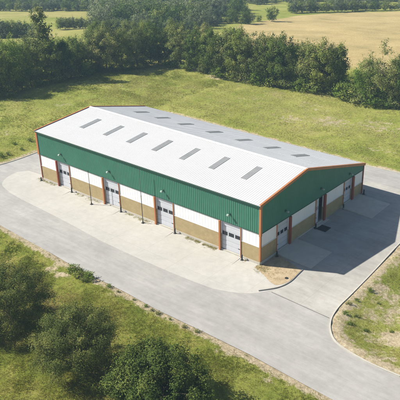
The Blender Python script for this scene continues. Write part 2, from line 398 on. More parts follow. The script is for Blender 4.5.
# the land itself: one sheet, fine near the building, coarse to the horizon
FIELD_PX = [(236, 27), (262, 21), (300, 14.5), (340, 12), (400, 10.5), (470, 9), (470, 75), (400, 75), (300, 62), (250, 45)]
GOLD = [ray(*q) for q in FIELD_PX]
TRACK = [ray(*q) for q in [(170, 63), (188, 67), (205, 71), (222, 73.5), (245, 78), (275, 84)]]
PALE1 = [ray(*q) for q in [(-40, 12), (60, 9), (96, 10.5), (98, 14), (60, 18), (20, 20), (-40, 22)]]
PALE2 = [ray(*q) for q in [(45, 32), (70, 27), (105, 22), (105, 30), (75, 38), (50, 40)]]
xs = np.concatenate([-np.geomspace(4500, 170, 22), np.arange(-160, -70, 2.5), np.arange(-70, 34, 0.8), np.arange(34, 100, 4), np.geomspace(104, 4500, 22)])
ys = np.concatenate([-np.geomspace(4500, 62, 22), np.arange(-60, -34, 2), np.arange(-34, 0, .8), np.arange(0, 25.4, 1.27), np.arange(25.4, 82, 0.8), np.arange(82, 340, 3.2), np.geomspace(345, 4500, 22)])
X, Y = np.meshgrid(xs, ys); x, y = X.ravel(), Y.ravel()
Z = height(x, y)
pd = paved_d(x, y); sheetd = np.where((x > -140) & (x < 150), pd, 9)
Z = np.where(sheetd <= 0.0, base_h(x, y)-.12, Z)
Z = np.where((sheetd > 0) & (sheetd < 1.6), np.maximum(Z, base_h(x, y)-.02 + np.where(y > -13, .11, .03)*np.clip(sheetd/.5, 0, 1)), Z)
nx, ny = len(xs), len(ys)
idx = np.arange(nx*ny).reshape(ny, nx)
F = np.stack([idx[:-1, :-1].ravel(), idx[:-1, 1:].ravel(), idx[1:, 1:].ravel(), idx[1:, :-1].ravel()], 1)
me = np_mesh('ground', np.stack([x, y, Z], 1), F, M['ground'])
me.polygons.foreach_set('use_smooth', np.ones(len(F), bool))
gold = np.where(pip(x, y, GOLD), 1.0, 0.0); gold = np.maximum(gold, .4*pip(x, y, PALE1)); gold = np.maximum(gold, .2*pip(x, y, PALE2))
dc = (x-CAM[0])*FH[0]+(y-CAM[1])*FH[1]
def dirt_at(x, y):
    pd = paved_d(x, y)
    dirt = .85*np.exp(-(pd/1.25)**2)*(y < -13.4) + .75*np.exp(-(pd/1.5)**2)*((y >= -13.4) & (x < 5)) + .8*np.exp(-(pd/2.2)**2)*((x >= 10) & (y > -14) & (y < 29))
    dirt = np.maximum(dirt, .95*np.exp(-(pdist(x, y, TRACK, False)/1.3)**2))
    for cx, cy, r_, a in DIRT_SPOTS: dirt = np.maximum(dirt, a*np.exp(-(((x-cx)/r_)**2+((y-cy)/(r_*.7))**2)))
    return dirt
_sp = [(352, 318, 1.5, .5), (372, 332, 2.6, .62), (385, 290, 4.0, .66), (398, 335, 4.0, .75), (375, 312, 3.0, .6), (395, 310, 3.5, .6), (345, 338, 1.5, .7), (385, 355, 2.5, .6), (395, 262, 2.5, .5), (372, 305, 1.5, .5), (140, 303, 2.2, .5), (110, 295, 2.0, .45), (225, 352, 2.0, .55), (268, 378, 2.0, .5), (52, 268, 1.6, .75), (60, 274, 1.4, .8), (290, 118, 6, .50), (330, 121, 8, .56), (378, 124, 8, .52), (310, 105, 8, .42), (385, 150, 6, .42), (250, 98, 7, .40), (120, 88, 7, .4), (62, 106, 6, .45), (180, 95, 8, .36), (25, 112, 6, .4), (345, 138, 7, .4), (8, 135, 3, .5), (215, 76, 4, .6), (150, 70, 3.5, .45), (395, 172, 2, .5)]
DIRT_SPOTS = [(*ray(a, b_), c_, d_) for a, b_, c_, d_ in _sp]
dirt = dirt_at(x, y)
lush = np.clip((6-y)/14, 0, 1)*np.where(x > 9, .55, 1.0)
ca = me.color_attributes.new('zones', 'FLOAT_COLOR', 'POINT')
ca.data.foreach_set('color', np.stack([gold, dirt, lush, np.ones_like(gold)], 1).astype(np.float32).ravel())
tag(add('ground', me), kind='structure')

# ------------------------------------------------------------------ the industrial building
N0 = np.array([0.0, 0.0]); L0 = np.array([-43.967, -0.429]); R0 = np.array([0.329, 25.368]); B0 = np.array([-45.3, 25.1])
ZE, ZB, ZG, ZT = 8.5, 5.394, 4.489, 2.536           # front eave, back eave, foot of the green sheets, top of the tan wall
A1 = np.array([0.13, 9.9, 9.87]); A2 = np.array([-43.97, 11.03, 9.36])
def wallT(A, B):
    e = (B-A); ln = float(np.linalg.norm(e)); e = e/ln; o = np.array([-e[1], e[0]])
    return (lambda s, off, z: (A[0]+e[0]*s+o[0]*off, A[1]+e[1]*s+o[1]*off, z)), ln
def flip(T): return lambda s, off, z: T(s, -off, z)
TF, LF = wallT(N0, L0)                                # front: from the near corner to the far left one, out is towards the camera
TG0, LG = wallT(N0, R0); TG = flip(TG0)               # gable
TL0, LL = wallT(L0, B0); TL = TL0                     # left gable
TB0, LB = wallT(R0, B0); TB = flip(TB0)               # back
site = empty('warehouse', (0, 0, 0), 0, 'long green and white metal warehouse with a white ribbed roof and tan lower wall', 'warehouse')

def gz(s): return 0.6*min(max(s/25.4, 0), 1)
def wall_run(T, ln, holes, base, name, mat, z0, z1, off, thick, ramped=False, uv=False):
    mb = MB(); edges = [0.0]
    for a, b_ in sorted(holes): edges += [a, b_]
    edges.append(ln)
    for i in range(0, len(edges), 2):
        a, b_ = edges[i], edges[i+1]
        if b_-a > .02: mb.box(a, b_, off-thick, off, z0, z1, T)
    uvf = None
    if uv:
        P0 = np.array(T(0, 0, 0)[:2]); P1 = np.array(T(1, 0, 0)[:2])
        uvf = lambda co: (float((np.array([co.x, co.y])-P0) @ (P1-P0)), co.z)
    return mb.build(name, mat, site, uvf=uvf)
F_DOORS = [(36.75, 39.55), (25.55, 28.75), (14.75, 18.0), (3.1, 6.3)]
G_DOORS = [(3.5, 6.15), (12.6, 14.55), (20.0, 22.2)]
JW = .5
for T, ln, doors in ((TF, LF, F_DOORS), (TG, LG, G_DOORS), (TL, LL, []), (TB, LB, [(8, 11.2), (30, 33.2)])):
    holes = [(a, b_) for a, b_ in doors]
    wall_run(T, ln, holes, 0, 'white_band', M['white'], ZT, ZG-.002, .0, .2)
    wall_run(T, ln, holes, 0, 'masonry_wall', M['tan'], -.4, ZT-.002, .03, .25, uv=True)
    wall_run(T, ln, [(a-.02, b_+.02) for a, b_ in doors], 0, 'plinth', M['plinth'], -.4, .34 if T is TF else .42, .09, .055)
# fine vertical ribs on the white band, drip flashing under the green sheets
for T, ln, doors in ((TF, LF, F_DOORS), (TG, LG, G_DOORS)):
    ed = [0.0]+[v_ for d in sorted(doors) for v_ in d]+[ln]
    for i in range(0, len(ed), 2):
        mb = MB(); s = ed[i]+.2
        while s < ed[i+1]-.2: mb.box(s-.012, s+.012, .002, .010, ZT+.05, ZG-.02, T); s += .5
        if mb.v: mb.build('rib_relief', M['white'], site)
    mb = MB(); mb.box(-.0, ln, .035, .10, ZG-.05, ZG+.03, T); mb.build('drip_flashing', M['gutter'], site)
    mb = MB(); e_ = [0]+[v_ for d in sorted(doors) for v_ in d]+[ln]
    for i in range(0, len(e_), 2):
        if e_[i+1]-e_[i] > .1: mb.box(e_[i]+.0, e_[i+1], .032, .06, ZT-.03, ZT+.03, T)
    mb.build('sill_flashing', M['white'], site)
def roofz_g(s):                                        # roof line over the near gable
    sa = 9.9
    return ZE + (A1[2]-ZE)*s/sa if s < sa else A1[2] + (ZB-A1[2])*(s-sa)/(LG-sa)
def cladding(T, ln, top, name):
    mb = MB(); n_ = 1 if top is None else 0
    pts_s = [0, ln] if top is None else [0, 9.9, ln]
    zt = (lambda s: top_const) if top is None else top
    for a, b_ in zip(pts_s[:-1], pts_s[1:]):
        za, zb = zt(a)-.06, zt(b_)-.06
        mb.hexa([T(a, -.15, ZG), T(b_, -.15, ZG), T(b_, .05, ZG), T(a, .05, ZG), T(a, -.15, za), T(b_, -.15, zb), T(b_, .05, zb), T(a, .05, za)])
    s = .25
    while s < ln-.15:
        z1 = zt(s)-.12
        mb.hexa([T(s-.06, .05, ZG), T(s+.06, .05, ZG), T(s+.03, .075, ZG), T(s-.03, .075, ZG), T(s-.06, .05, z1), T(s+.06, .05, z1), T(s+.03, .075, z1), T(s-.03, .075, z1)])
        s += .3335
    return mb.build(name, M['green'], site)
top_const = ZE
cladding(TF, LF, lambda s: ZE + .0*s, 'green_cladding')
cladding(TG, LG, roofz_g, 'green_cladding')
lz = lambda s: (8.5 + (A2[2]-8.5)*s/11.46) if s < 11.46 else A2[2] + (ZB-A2[2])*(s-11.46)/(LL-11.46)
cladding(TL, LL, lz, 'green_cladding')
cladding(TB, LB, lambda s: ZB, 'green_cladding')

# roof slopes: (u along the building from the near gable, v up the slope)
def bil(P00, P10, P11, P01):
    P00, P10, P11, P01 = [np.array(p, float) for p in (P00, P10, P11, P01)]
    nrm = np.cross(P10-P00, P01-P00); nrm /= np.linalg.norm(nrm)
    if nrm[2] < 0: nrm = -nrm
    L_ = np.linalg.norm(P10-P00); W_ = np.linalg.norm(P01-P00)
    def T(u, v, h):
        a, b_ = u/L_, v/W_
        return tuple((1-a)*(1-b_)*P00 + a*(1-b_)*P10 + a*b_*P11 + (1-a)*b_*P01 + nrm*h)
    return T, L_, W_
TRF, LU, WV = bil((0, 0, ZE), (L0[0], L0[1], 8.53), A2, A1)
TRB, LU2, WV2 = bil((R0[0], R0[1], ZB), (B0[0], B0[1], ZB), A2, A1)
def roof(T, LU, WV, lights):
    cuts = list(np.linspace(-.12, LU+.12, 61)); vc = list(np.linspace(-.28, WV, 7)); mb = MB()      # the slope is slightly twisted: follow it in small flat steps
    for a, b_ in zip(cuts[:-1], cuts[1:]):
        for c_, d_ in zip(vc[:-1], vc[1:]): mb.quad(T(a, c_, .06), T(b_, c_, .06), T(b_, d_, .06), T(a, d_, .06)); mb.quad(T(a, c_, -.02), T(a, d_, -.02), T(b_, d_, -.02), T(b_, c_, -.02))
        mb.quad(T(a, -.28, -.02), T(b_, -.28, -.02), T(b_, -.28, .06), T(a, -.28, .06))
    for u_ in (-.12, LU+.12):
        for c_, d_ in zip(vc[:-1], vc[1:]): mb.quad(T(u_, c_, -.02), T(u_, d_, -.02), T(u_, d_, .06), T(u_, c_, .06))
    r = mb.build('roof', M['roof'], site)
    mb = MB(); u = .2
    while u < LU:
        mb.hexa([T(u-.05, -.28, .06), T(u+.05, -.28, .06), T(u+.05, WV-.25, .06), T(u-.05, WV-.25, .06), T(u-.02, -.28, .084), T(u+.02, -.28, .084), T(u+.02, WV-.25, .084), T(u-.02, WV-.25, .084)])
        u += .3335
    mb.build('roof_ribs', M['roof'], r)
    for v in (WV*.33, WV*.66):                             # lap joints across the slope
        mb = MB()
        for a, b_ in zip(cuts[:-1], cuts[1:]): mb.box(a+.001, b_-.001, v-.03, v+.03, .061, .070, T)
        mb.build('sheet_lap', M['roof'], r)
    for u, v0, v1 in lights:
        mb = MB(); mb.box(u-.48, u+.48, v0, v1, .05, .100, T)
        for k in range(4): mb.box(u-.39+k*.26-.025, u-.39+k*.26+.025, v0, v1, .101, .118, T)
        for k in range(1, 6): vv = v0+(v1-v0)*k/6; mb.box(u-.46, u+.46, vv-.03, vv+.03, .1005, .110, T)
        mb.build('skylight', M['skylight'], r)
    return r
sv = WV/10.0
rf = roof(TRF, LU, WV, [(u, 3.9*sv, 7.4*sv) for u in (5.7, 11.25, 16.7, 22.15, 27.5, 32.7, 38.2)])
rb = roof(TRB, LU2, WV2, [(u, 5.6, 9.6) for u in (6.5, 11.7, 17.1, 23.2, 29.6, 35.0, 40.2)])
mb = MB()
for T, W_ in ((TRF, WV), (TRB, WV2)): mb.hexa([T(-.14, W_-.32, .118), T(LU+.14, W_-.32, .118), T(LU+.14, W_+.005, .135), T(-.14, W_+.005, .135), T(-.14, W_-.32, .15), T(LU+.14, W_-.32, .15), T(LU+.14, W_+.005, .19), T(-.14, W_+.005, .19)])
mb.build('ridge_cap', M['ridge'], site)
# eaves gutters, barge boards, corner trims, downpipes
mb = MB(); mb.box(-.05, LF+.1, .12, .30, ZE-.20, ZE-.185, TF); mb.box(-.05, LF+.1, .30, .325, ZE-.20, ZE-.03, TF); mb.box(-.05, LF+.1, .102, .12, ZE-.20, ZE-.06, TF)
mb.build('gutter', M['gutter'], site)
mb = MB(); mb.box(-.05, LB+.1, .12, .30, ZB-.20, ZB-.185, TB); mb.box(-.05, LB+.1, .30, .325, ZB-.20, ZB-.03, TB); mb.build('gutter', M['gutter'], site)
for T, LUx, W_ in ((TRF, LU, WV), (TRB, LU2, WV2)):
    for u0, u1 in ((-.20, -.125), (LUx+.125, LUx+.20)):
        mb = MB(); mb.box(u0, u1, -.30, W_, -.17, .17, T)
        if u0 < 0: mb.box(u0, .02, -.30, W_, .172, .195, T)
        else: mb.box(LUx-.02, u1, -.30, W_, .172, .195, T)
        mb.build('barge_board', M['orange'], site)
def corner(x_, y_, zt, mat, w=.17):
    mb = MB(); z0 = -.2; ins = .10
    mb.box(x_-w, x_+w, y_-w, y_+w, z0, zt)
    return mb
mb = MB(); mb.box(-.16, .145, -.145, .16, ZG-.35, ZE-.1); mb.build('corner_trim', M['orange'], site, bevel=.02)
mb = MB(); mb.box(-.12, .115, -.115, .12, .55, ZG-.351); mb.build('corner_trim', M['orange'], site, bevel=.02)
mb = MB(); mb.box(L0[0]-.42, L0[0]+.04, L0[1]-.14, L0[1]+.3, ZG-.1, ZE-.12); mb.build('corner_trim', M['orange'], site, bevel=.02)
mb = MB(); mb.box(L0[0]-.10, L0[0]+.06, L0[1]-.11, L0[1]+.10, -.2, ZG-.11); mb.build('corner_trim', M['brown'], site, bevel=.01)
mb = MB(); mb.box(R0[0]-.1, R0[0]+.12, R0[1]-.1, R0[1]+.12, 0.4, ZB-.1); mb.build('corner_trim', M['brown'], site, bevel=.01)
mb = MB(); mb.box(B0[0]-.12, B0[0]+.1, B0[1]-.1, B0[1]+.12, 0.4, ZB-.1); mb.build('corner_trim', M['brown'], site, bevel=.01)
def downpipe(T, s, ztop, z0):
    mb = MB(); o_ = .17
    mb.tube(T(s, .2, ztop), T(s, .2, ztop-.12), .05); mb.tube(T(s, .2, ztop-.10), T(s, o_, ztop-.35), .05); mb.tube(T(s, o_, ztop-.33), T(s, o_, z0+.2), .05); mb.tube(T(s, o_, z0+.22), T(s, o_+.18, z0+.06), .05)
    for z in np.arange(z0+.8, ztop-.4, 1.6): mb.box(s-.09, s+.09, .08, o_+.06, z-.03, z+.03, T)
    return mb.build('downpipe', M['pipe'], site)
downpipe(TB, 12, ZB-.15, .6); downpipe(TB, 34, ZB-.15, .6)

def door(T, a, b_, z0, post, postmat, open_from=None):
    """sectional door with one row of windows, thin frame on the near side, thick projecting post on the far side"""
    zt = 4.42
    d = empty('sectional_door'); d.parent = site
    b1 = open_from if open_from else b_
    mb = MB(); nrow = 6; hh = (zt-z0)/nrow
    for k in range(nrow):
        za, zb = z0+k*hh, z0+(k+1)*hh-.02
        if k == 3: continue
        mb.box(a+.03, b1-.03, -.19, -.13, za, zb, T)
        mb.box(a+.10, b1-.10, -.13, -.118, za+.10, zb-.10, T)
    za, zb = z0+3*hh, z0+4*hh-.02
    nw = 3; wsp = (b1-a-.06)/nw
    for k in range(nw+1):
        c0 = a+.03+k*wsp
        mb.box(max(c0-.09, a+.03), min(c0+.09, b1-.03), -.19, -.13, za, zb, T)
    mb.box(a+.03, b1-.03, -.19, -.131, zb-.07, zb, T); mb.box(a+.03, b1-.03, -.19, -.131, za, za+.05, T)
    dd = mb.build('door_panel', M['door'], d)
    for k in range(nw):
        mb = MB(); mb.box(a+.03+k*wsp+.09, a+.03+(k+1)*wsp-.09, -.165, -.145, za+.05, zb-.07, T); mb.build('window_pane', M['glass'], d)
    mb = MB(); mb.box(a+.2, a+.5, -.128, -.08, z0+.75, z0+.81, T); mb.build('handle', M['dark'], d)
    mb = MB(); mb.box(a-.10, a-.004, -.2, .115, -.1, ZG-.06, T); mb.build('door_frame', M['orange'], d)
    mb = MB(); mb.box(a, b_, -.2, .09, zt+.003, ZG-.004, T); mb.build('lintel', M['white'], d)
    mb = MB(); mb.box(b_+.003, b_+post, -.2, .26, -.1, ZG-.06, T); mb.build('door_post', postmat, d, bevel=.015)
    mb = MB(); mb.box(a+.002, b_-.002, -.25, .06, -.1, z0-.03, T); mb.build('threshold', M['kerb'], d)
    return d
pm = [M['brown'], M['orange'], M['orange'], M['orange']]
for (a, b_), m_ in zip(F_DOORS, pm): door(TF, a, b_, .27, .26, m_)
door(TG, *G_DOORS[0], .45, .38, M['brown'])
door(TG, *G_DOORS[1], .6, .42, M['brown'], open_from=13.6)
door(TG, *G_DOORS[2], .85, .42, M['brown'])
for a, b_ in [(8, 11.2), (30, 33.2)]: door(TB, a, b_, .75, .48, M['brown'])
mb = MB(); mb.poly([(-.4, .4, .12), (-.2, 24.9, .7), (-44.9, 24.8, .7), (-43.6, 0.1, .12)]); mb.build('inner_floor', M['pad'], site)

def lamp(T, s, z):
    d = empty('wall_light'); d.parent = site
    mb = MB(); mb.box(s-.12, s+.12, .10, .16, z-.18, z+.12, T); mb.tube(T(s, .14, z), T(s, .42, z+.02), .035); mb.build('bracket', M['lampg'], d)
    mb = MB(); mb.hexa([T(s-.19, .36, z-.07), T(s+.19, .36, z-.07), T(s+.19, .60, z-.16), T(s-.19, .60, z-.16), T(s-.15, .38, z+.07), T(s+.15, .38, z+.07), T(s+.15, .55, z+.0), T(s-.15, .55, z+.0)]); mb.build('housing', M['lamp'], d, bevel=.02)
    mb = MB(); mb.hexa([T(s-.16, .39, z-.10), T(s+.16, .39, z-.10), T(s+.16, .58, z-.17), T(s-.16, .58, z-.17), T(s-.16, .39, z-.08), T(s+.16, .39, z-.08), T(s+.16, .58, z-.15), T(s-.16, .58, z-.15)]); mb.build('lens', M['glass'], d)
for s in (38.35, 27.3, 16.4, 4.8): lamp(TF, s, 5.9)
for s, z in ((5.2, 5.75), (13.6, 5.8), (21.3, 5.3)): lamp(TG, s, z)

# raised slabs outside the doors
def ramp_slab(name, T, s0, s1, out, h0, h1, mat, zf):
    mb = MB()
    mb.hexa([T(s0, .0, zf(s0)-.3), T(s1, .0, zf(s1)-.3), T(s1+.1, out, zf(s1)-.3), T(s0-.1, out, zf(s0)-.3), T(s0, .0, zf(s0)+h0), T(s1, .0, zf(s1)+h0), T(s1+.1, out, zf(s1)+h1), T(s0-.1, out, zf(s0)+h1)])
    return tag(mb.build(name, mat), kind='structure')
for a, b_ in F_DOORS: ramp_slab('concrete_ramp', TF, a-.1, b_+.5, 2.2, .05, .012, M['apron'], lambda s: 0)
ramp_slab('concrete_ramp', TG, 3.3, 8.0, 5.6, .22, .045, M['pad'], gz)
ramp_slab('concrete_ramp', TG, 19.3, 24.6, 5.2, .2, .045, M['pad'], gz)
ramp_slab('concrete_ramp', TG, 12.4, 15.3, .6, .1, .05, M['pad'], gz)

# ------------------------------------------------------------------ small things round the walls
mb = MB(); x0, y0 = .35, 12.0
mb.box(x0, x0+1.9, y0, y0+1.55, .30, .345)
for k in range(9): mb.box(x0+.08, x0+1.82, y0+.08+k*.16, y0+.14+k*.16, .345, .357)
tag(mb.build('door_mat', M['mat'], None, bevel=.01), 'black rubber mat lying in front of the open gable doorway', 'mat')

def bollard(x_, y_, h, label, z=0.0):
    r = empty('bollard', (x_, y_, z), 0, label, 'bollard', 'dark bollards guarding the door edges')
    mb = MB(); h *= .72; mb.tube((0, 0, 0), (0, 0, h-.06), .105, .10, 14); mb.tube((0, 0, h-.06), (0, 0, h), .10, .05, 14); mb.build('post', M['dark'], r)
    mb = MB(); mb.tube((0, 0, -.02), (0, 0, .05), .24, .21, 14)
    for k in range(4): a = k*math.pi/2+.7; mb.tube((.17*math.cos(a), .17*math.sin(a), .04), (.17*math.cos(a), .17*math.sin(a), .085), .025, .02, 6)
    mb.build('base_flange', M['pipe'], r)
names = ['dark bollard beside the near corner door on the long wall', 'dark bollard right of the second long-wall door from the near corner', 'dark bollard right of the third long-wall door from the near corner', 'dark bollard right of the farthest door on the long wall']
for (a, b_), nm in zip(F_DOORS[::-1], names): p = TF(a-.55, .45, 0); bollard(p[0], p[1], 1.15, nm)
p = TF(LF-.2, .55, 0); bollard(p[0], p[1], .85, 'short dark bollard at the far left corner of the long wall')
for s, nm in ((2.95, 'dark bollard in the shade left of the nearest gable door'), (12.1, 'dark bollard in the shade left of the open gable doorway'), (19.4, 'dark bollard in the shade left of the farthest gable door'), (LG-.1, 'dark bollard in the shade at the far right corner of the gable')):
    p = TG(s, .5, 0); bollard(p[0], p[1], 1.1, nm, gz(s))

def pole(x_, y_, h, label):
    r = empty('slender_pole', (x_, y_, 0), 0, label, 'pole', 'slender poles standing on the apron')
    mb = MB(); mb.tube((0, 0, 0), (0, 0, h*.5), .055, .048, 8); mb.tube((0, 0, h*.5), (0, 0, h), .042, .035, 8); mb.tube((0, 0, h*.5-.05), (0, 0, h*.5+.05), .062, .062, 8); mb.build('shaft', M['pipe'], r)
    mb = MB(); mb.box(-.2, .2, -.2, .2, -.02, .05); mb.tube((0, 0, .05), (0, 0, .35), .09, .075, 8); mb.build('base_plate', M['dark'], r)
    mb = MB(); mb.tube((0, 0, h), (0, 0, h+.05), .06, .03, 8); mb.build('cap', M['dark'], r)
pole(*ray(91.6, 204.3), 5.6, 'shorter slender dark pole on the apron between the two farthest long-wall doors')
pole(*ray(143, 223), 8.6, 'tall slender dark pole on the apron reaching up to the gutter')

# a drain cover on the bed by the corner
p = ray(286.5, 278.3); mb = MB(); mb.tube((p[0], p[1], .0), (p[0], p[1], .06), .22, .22, 12); tag(mb.build('drain_cover', M['dark']), 'small round dark drain cover in the bare soil by the near corner', 'drain cover')

ONES = 'first second third fourth fifth sixth seventh eighth ninth tenth eleventh twelfth thirteenth fourteenth fifteenth sixteenth seventeenth eighteenth nineteenth twentieth'.split()
def nth(k):
    if k < 20: return ONES[k]
    t, o_ = divmod(k+1, 10); return (('twent', 'thirt')[t-2]+'ieth') if o_ == 0 else (('twenty', 'thirty')[t-2]+'-'+ONES[o_-1])
# ------------------------------------------------------------------ trees and bushes
def unit(v): return v/np.maximum(np.linalg.norm(v, axis=-1, keepdims=True), 1e-9)
def crown_mesh(name, mat, R, H, z0, nclump, nleaf, ls, seed, aspect=.55, squat=1.0, cl=.26, lobes=.28, hang=0.0, hollow=.5, taper=0.0, sprig=.16):
    """foliage: leaf-sized faces gathered in clumps through an uneven crown. R radius, z0..z0+H height span"""
    g = np.random.default_rng(seed)
    k = np.arange(nclump)+.5; ph = math.pi*(1+5**.5)*k + g.normal(0, .35, nclump); cz = 1-2*k/nclump*.93; cz = np.clip(cz+g.normal(0, .1, nclump), -.9, 1)
    d = np.stack([np.cos(ph)*np.sqrt(1-cz**2), np.sin(ph)*np.sqrt(1-cz**2), cz], 1)
    L = g.normal(0, 1, (5, 3)); L = unit(L)
    lob = 1 + lobes*np.sum([np.maximum(0, d @ q)**3*g.uniform(-.7, .9) for q in L], 0)
    rad = lob*np.where(g.random(nclump) < .72, g.uniform(.78, 1.0, nclump), g.uniform(hollow*.6, .8, nclump))
    wz = (1-taper*np.clip(d[:, 2:3]*.5+.5, 0, 1))
    c = d*rad[:, None]*np.array([R, R, H/2]); c[:, :2] *= wz; c[:, 2] += z0+H/2
    crad = g.uniform(.65, 1.35, nclump)*cl*R
    w_ = crad**2; w_ /= w_.sum(); ci = g.choice(nclump, nleaf, p=w_)
    q = unit(g.normal(0, 1, (nleaf, 3))); rr = g.random(nleaf)**.45
    off = q*rr[:, None]*crad[ci][:, None]*np.array([1.15, 1.15, .8*squat])
    sk = (g.random(nleaf) < sprig); ns = max(8, nclump*2); sd_ = unit(g.normal(0, 1, (ns, 3))+np.array([0, 0, .6])); sc_i = g.integers(0, nclump, ns); k_ = g.integers(0, ns, nleaf)
    sl_ = g.uniform(.7, 1.0, nleaf)*crad[sc_i[k_]]*1.75; sd2 = unit(sd_ + d[sc_i]*1.1)
    ci = np.where(sk, sc_i[k_], ci); off = np.where(sk[:, None], sd2[k_]*(sl_*g.uniform(.45, 1, nleaf))[:, None] + g.normal(0, .045*R, (nleaf, 3)), off)
    stray = (g.random(nleaf) < .08) & ~sk; off[stray] *= g.uniform(1.2, 1.9, (stray.sum(), 1))
    p = c[ci]+off; p[:, 2] -= hang*np.linalg.norm(off[:, :2], axis=1)
    nrm = unit(q*1.0 + d[ci]*.7 + np.array([0, 0, .5]) + g.normal(0, .38, (nleaf, 3)))
    a = unit(np.cross(nrm, g.normal(0, 1, (nleaf, 3)))); 
    if hang: a = unit(a + np.array([0, 0, -hang])); 
    b_ = unit(np.cross(nrm, a)); s_ = ls*g.uniform(.6, 1.4, (nleaf, 1))
    a = a*s_; b_ = b_*s_*aspect
    V = np.stack([p-a*.5, p+b_*.5-a*.05, p+a*.5, p-b_*.5-a*.05], 1).reshape(-1, 3)
    V[:, 2] = np.maximum(V[:, 2], .03)
    F_ = np.arange(nleaf*4).reshape(-1, 4)
    tint = np.clip(g.uniform(.15, .75, nclump)[ci] + g.normal(0, .13, nleaf), 0, 1)
    return np_mesh(name, V, F_, mat, tint), c
def wood_mesh(name, mat, c, R, H, z0, seed, r0, nlimb=12, trunks=1, top=.75):
    """tapered trunk(s) with limbs that reach the leaf clumps"""
    g = np.random.default_rng(seed+99); mb = MB(); tz = z0+H*top
    stems = []
    for t in range(trunks):
        a = g.uniform(0, 6.28); lean = (0 if trunks == 1 else R*.3)
        pts = [Vector((0, 0, -.3)) + Vector((math.cos(a), math.sin(a), 0))*(.12*(trunks > 1))]
        for k in range(1, 6):
            f_ = k/5; pts.append(Vector((math.cos(a)*lean*f_ + g.normal(0, .035*H)*f_, math.sin(a)*lean*f_+g.normal(0, .035*H)*f_, tz*f_)))
        for k in range(5):
            mb.tube(pts[k], pts[k+1], r0*(1-.17*k)*(1.25 if k == 0 else 1), r0*(1-.17*(k+1)), 7, False)
        stems.append(pts)
    idx_ = g.permutation(len(c))[:nlimb]
    for i in idx_:
        pts = stems[i % trunks]; tgt = Vector(c[i]); k = int(np.clip(tgt.z/tz*4*.75, 1, 4)); s_ = pts[k]
        mid = s_.lerp(tgt, .5) + Vector((0, 0, -.04*H)); r = r0*(.42-.05*k)
        mb.tube(s_, mid, r, r*.65, 5, False); mb.tube(mid, tgt, r*.65, r*.2, 5, False)
        for j in range(2):
            e = tgt + Vector(g.normal(0, .22*R, 3)); mb.tube(mid.lerp(tgt, .5), e, r*.35, r*.1, 4, False)
    me = D.meshes.new(name); me.from_pydata(mb.v, [], mb.f); me.materials.append(mat); me.polygons.foreach_set('use_smooth', [True]*len(me.polygons)); return me

def depth_of(p):
    return float((np.array(p)-CAM) @ _f)
def to_px(p):
    d = np.array(p)-CAM; z = d @ _f; return 200+FPX*(d @ _r)/z, 200-FPX*(d @ _u)/z
def grow_h(x_, y_, top_py):
    """height whose top shows on picture row top_py"""
    z = float(base_h(x_, y_)); lo, hi = .5, 40
    for _ in range(30):
        m_ = (lo+hi)/2
        if to_px((x_, y_, z+m_))[1] > top_py: lo = m_
        else: hi = m_
    return lo

# kinds at unit size: height 10 m
KINDS = {}
def kind(key, mat, bark, variants, R, H, z0, nclump, nleaf, ls, r0, **kw):
    out = []
    for v_ in range(variants):
        cr, c = crown_mesh('crown', M[mat], R, H, z0, nclump, nleaf, ls, sum(map(ord, key))*13+v_*7, **kw)
        wd = wood_mesh('trunk', M[bark], c, R, H, z0, v_*5+sum(map(ord, key)), r0, trunks=1 if H < 11 else 1)
        out.append((cr, wd))
    KINDS[key] = out
kind('broad', 'leaf', 'bark', 3, 3.4, 9.6, .35, 84, 12500, .28, .22, cl=.26, lobes=.45)
kind('pale', 'leaf_pale', 'bark_pale', 3, 3.2, 9.6, .3, 84, 11500, .27, .2, cl=.26, lobes=.35)
kind('fresh', 'leaf_fresh', 'bark', 2, 3.6, 9.4, .2, 84, 12000, .28, .2, cl=.28)
kind('poplar', 'leaf_pale', 'bark', 2, 1.75, 9.3, .7, 70, 6500, .26, .14, cl=.36, taper=.45)
kind('conic', 'leaf', 'bark', 1, 2.6, 9.5, .4, 85, 7500, .30, .18, cl=.3, taper=.6)
kind('sparse', 'leaf_pale', 'bark_pale', 1, 4.0, 8.6, 1.6, 80, 4600, .28, .22, cl=.2, lobes=.4)
kind('farbroad', 'leaf', 'bark', 3, 4.6, 9.8, -.1, 42, 2600, .62, .25, cl=.32)
kind('farpale', 'leaf_hazed', 'bark', 2, 4.4, 9.8, -.1, 42, 2400, .62, .25, cl=.32)

